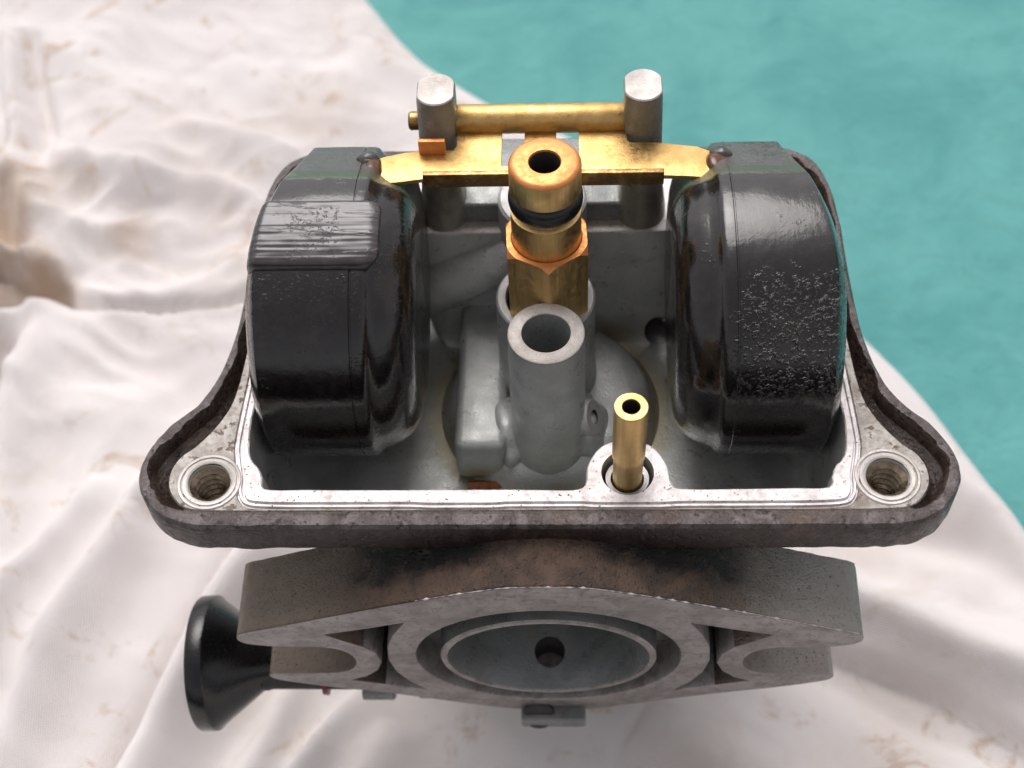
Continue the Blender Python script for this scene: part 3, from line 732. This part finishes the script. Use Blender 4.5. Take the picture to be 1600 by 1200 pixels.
# --- engine mount flange (tilted 6 degrees) with forked ears, pockets and the bore
T6 = math.radians(6)
MW = Matrix(((1, 0, 0, 0), (0, -math.sin(T6), -math.cos(T6), -8), (0, math.cos(T6), -math.sin(T6), -22), (0, 0, 0, 1)))
TH = 7.4
def sym(R): return R+[(-x, y) for x, y in R[::-1]]
top_r = [(0, 19.1), (3.5, 18.9), (6.7, 17.9), (10, 16.6), (15.7, 14.1), (21.5, 11.3), (26.3, 8.9), (29.6, 7.3)]
tip_r = [(30.5, 6.3), (30.6, 5.2), (29.8, 4.2), (27.6, 3.5)]
slot_r = [(22.6, 3.3), (21.2, 2.7), (20.2, 1.5), (19.7, -.2), (19.9, -2.2), (20.7, -3.7), (22.2, -4.6)]
low_r = [(29.0, -4.9), (29.5, -5.5), (29.1, -6.6), (27.6, -7.6), (24, -9.2), (18.5, -11.1), (14, -12.9), (9, -15.2), (4.5, -16.9), (0, -17.6)]
right = [tuple(p) for p in catmull(top_r+tip_r[:2], 5)]+[tuple(p) for p in catmull(tip_r[1:], 4)][1:]+[tuple(p) for p in catmull(slot_r, 5)]+[tuple(p) for p in catmull(low_r, 4)]
outer = right+[(-x, y) for x, y in right[-2:0:-1]]
pocket = [(13.6, 10.2), (17.8, 8.4), (21.8, 6.9), (20.2, 5.2), (18.4, 3.4), (17.3, 1.2), (17.1, -1.4), (17.8, -3.8), (19.2, -5.8), (20.9, -7.0), (17.5, -8.4), (13.2, -10.3), (14.8, -7.4), (15.9, -4.2), (16.3, -.5), (16.0, 3.2), (15.2, 6.4)]
RB = 13.35
circ = [(RB*math.cos(2*math.pi*i/96), RB*math.sin(2*math.pi*i/96)) for i in range(96)]
mf = plate('mount_flange', outer, [circ, pocket, [(-x, y) for x, y in pocket]], TH, MW @ Matrix.Translation((0, 0, -TH/2)), M['face'], carb, .12)
for p_ in mf.data.polygons:
    c_ = (p_.center/K-MW.translation); a_ = MW.to_3x3() @ Vector((0, 0, 1))
    if abs(p_.normal.dot(a_)) < .5 and (math.hypot(c_.x, c_.z) > 19 or abs(c_.x) > 19.5) and not (abs(c_.x) < 22 and abs(c_.x) > 12 and 6 < abs(c_.z) < 8.3 and False): p_.material_index = 1
mf.data.materials.append(M['neck'])
# rear web closing the pockets
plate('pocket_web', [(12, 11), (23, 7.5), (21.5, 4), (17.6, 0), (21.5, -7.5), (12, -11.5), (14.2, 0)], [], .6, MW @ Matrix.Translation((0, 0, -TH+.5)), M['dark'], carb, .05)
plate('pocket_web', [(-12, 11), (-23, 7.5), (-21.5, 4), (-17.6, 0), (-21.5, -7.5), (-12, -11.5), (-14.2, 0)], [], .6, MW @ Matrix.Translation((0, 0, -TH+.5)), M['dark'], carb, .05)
bp = [(10.2, .0), (10.75, .02), (10.9, -.12), (11.0, -3.6), (RB, -3.7), (RB+.03, -TH-.2), (9.4, -TH-.4), (8, -13.2), (0, -13.4)]
axn = (MW.to_3x3() @ Vector((0, 0, 1)))
prof = [(0, -12.6), (7.2, -12.4), (8.6, -10.5), (9.2, -7), (9.7, -3), (10.15, -.1), (10.22, .08), (10.75, .1), (10.9, -.1), (11.0, -3.4), (11.3, -3.7), (RB+.02, -3.8), (RB+.02, -TH+.1), (10.4, -TH-.2), (9.0, -12.9), (0, -13.2)]
bore = lathe('bore_tube', prof, MW.translation, [M['face'], M['bore']], carb, ax=axn, closed=False, seg=128, mi=[1, 1, 1, 1, 1, 0, 0, 0, 1, 1, 1, 1, 1, 1, 1])
cut(bore, [cyl_cut((0, -3.0, -33.6), 1.65, 6.4, (0, 0, 1), m=M['black'])])
# neck: sooty casting rising from the top edge of the mount flange to the bowl rim
tx = np.array([p[0] for p in right[:40]]); ty = np.array([p[1] for p in right[:40]])
k_ = int(np.argmax(tx)); tx, ty = tx[:k_+1], ty[:k_+1]
V = []; F = []; NX, NB_ = 120, 26
rows = []
for i in range(NX+1):
    x = -30.3+60.6*i/NX; wv = np.interp(abs(x), tx, ty)
    pf = MW @ Vector((x, wv+.12, -.12)); pb = MW @ Vector((x, wv+.3, -TH))
    ax_ = abs(x)
    rise = 1-min(1, max(0, (ax_-13.5)/9)); rise = rise*rise*(3-2*rise)
    zt = pb.z+max(0, -4.3-pb.z)*rise
    row = []
    for b in range(NB_+1):
        t = b/NB_
        p = pf.lerp(pb, t)
        z = p.z+(zt-pb.z)*(t**2.6)
        y = p.y+(.8-0)*0
        jn = .10*mnoise.noise(Vector((x*.8, p.y*.8, 1)))+.05*mnoise.noise(Vector((x*2.6, p.y*2.6, 5)))
        if t < .02: jn *= .3
        row.append(len(V)); V.append((x, y, z+jn*(1 if 0 < t else .4)))
    row.append(len(V)); V.append((x*.99, pb.y+.4, pb.z-2.5))
    rows.append(row)
for i in range(NX):
    for b in range(NB_+1): F.append((rows[i][b], rows[i+1][b], rows[i+1][b+1], rows[i][b+1]))
neck = mesh('mount_neck', V, F, [M['neck']], carb, ang=50)
md = neck.modifiers.new('t', 'SOLIDIFY'); md.thickness = .25*K; md.offset = -1
# ear backs keep the brown casting colour on their outer ends
# pale corroded burr along the top edge of the face
V = []; F = []; rows = []
n = 260
for i in range(n):
    x = -12+42*i/(n-1); wv = np.interp(abs(x), tx, ty)
    s = max(0, mnoise.noise(Vector((x*1.6, 0, 3)))*.9+.25)*.16+.015
    c0 = MW @ Vector((x, wv+.03, -.1)); row = []
    for a in range(6):
        an = 2*math.pi*a/6; row.append(len(V)); V.append((c0.x, c0.y+s*math.cos(an), c0.z+s*math.sin(an)))
    rows.append(row)
for i in range(n-1):
    for a in range(6): F.append((rows[i][a], rows[i+1][a], rows[i+1][(a+1) % 6], rows[i][(a+1) % 6]))
mesh('corroded_burr', V, F, [M['white']], carb, ang=60)

# --- lower housing the carburetor stands on (mostly hidden)
lathe('lower_housing', [(0, -18), (19, -18), (20, -19), (20, -38), (22, -39), (22, -42), (18, -43), (17.5, -64), (0, -64.5)], (0, 25, 0), M['cast'], carb, closed=False, seg=96)
# --- underside: throttle linkage plate, screw lug and choke shaft
lug2 = boxo('screw_lug', -3.3, 3.9, -7.9, -1.5, -40.2, -38.2, M['bore'], carb, .35)
lathe('screw_head', [(0, .0), (1.5, .05), (1.8, -.15), (1.8, -.6), (0, -.6)], (-1.3, -7.35, -38.5), M['dark'], carb, ax=(0, -.9, .45), closed=False, seg=40)
boxo('lug_stem', -1.5, 3, -3, 8, -39, -36.2, M['cast'], carb, .5)
shaft = lathe('choke_shaft', [(0, -31.5), (1.3, -31.5), (1.3, -31), (1.15, -30.5), (1.15, -13), (0, -13)], (0, -4.8, -34.1), M['dark'], carb, ax=(1, 0, 0), closed=False, seg=32)
lathe('washer', [(1.1, -24.9), (1.75, -24.9), (1.8, -24.3), (1.1, -24.2)], (0, -4.8, -34.1), M['red'], carb, ax=(1, 0, 0), seg=32)
lathe('choke_collar', [(1.1, -20.5), (1.7, -20.5), (1.7, -17.2), (1.5, -17.0), (1.1, -17.0)], (0, -5.2, -34.6), M['bore'], carb, ax=(1, 0, 0), seg=32)
boxo('shaft_bracket', -14.5, -2.5, -6.4, -2.6, -35.9, -34.9, M['bore'], carb, .3)
boxo('shaft_bracket', -20, -12, -5.6, 6, -35.8, -35.0, M['cast'], carb, .3)
boxo('bracket_stem', -14, -8, -3, 8, -36, -33.6, M['cast'], carb, .5)
kn = lathe('choke_knob', [(0, -.3), (6.9, -.28), (7.3, -.18), (7.42, .02), (7.45, 1.5), (7.38, 1.66), (7.15, 1.8), (6.2, 3.0), (4.7, 4.9), (3.3, 6.7), (2.6, 7.9), (2.3, 9.2), (1.9, 9.5), (0, 9.5)], (-38.5, -2.8, -34.4), M['knob'], carb, ax=(1, .02, .05), closed=False, seg=96)
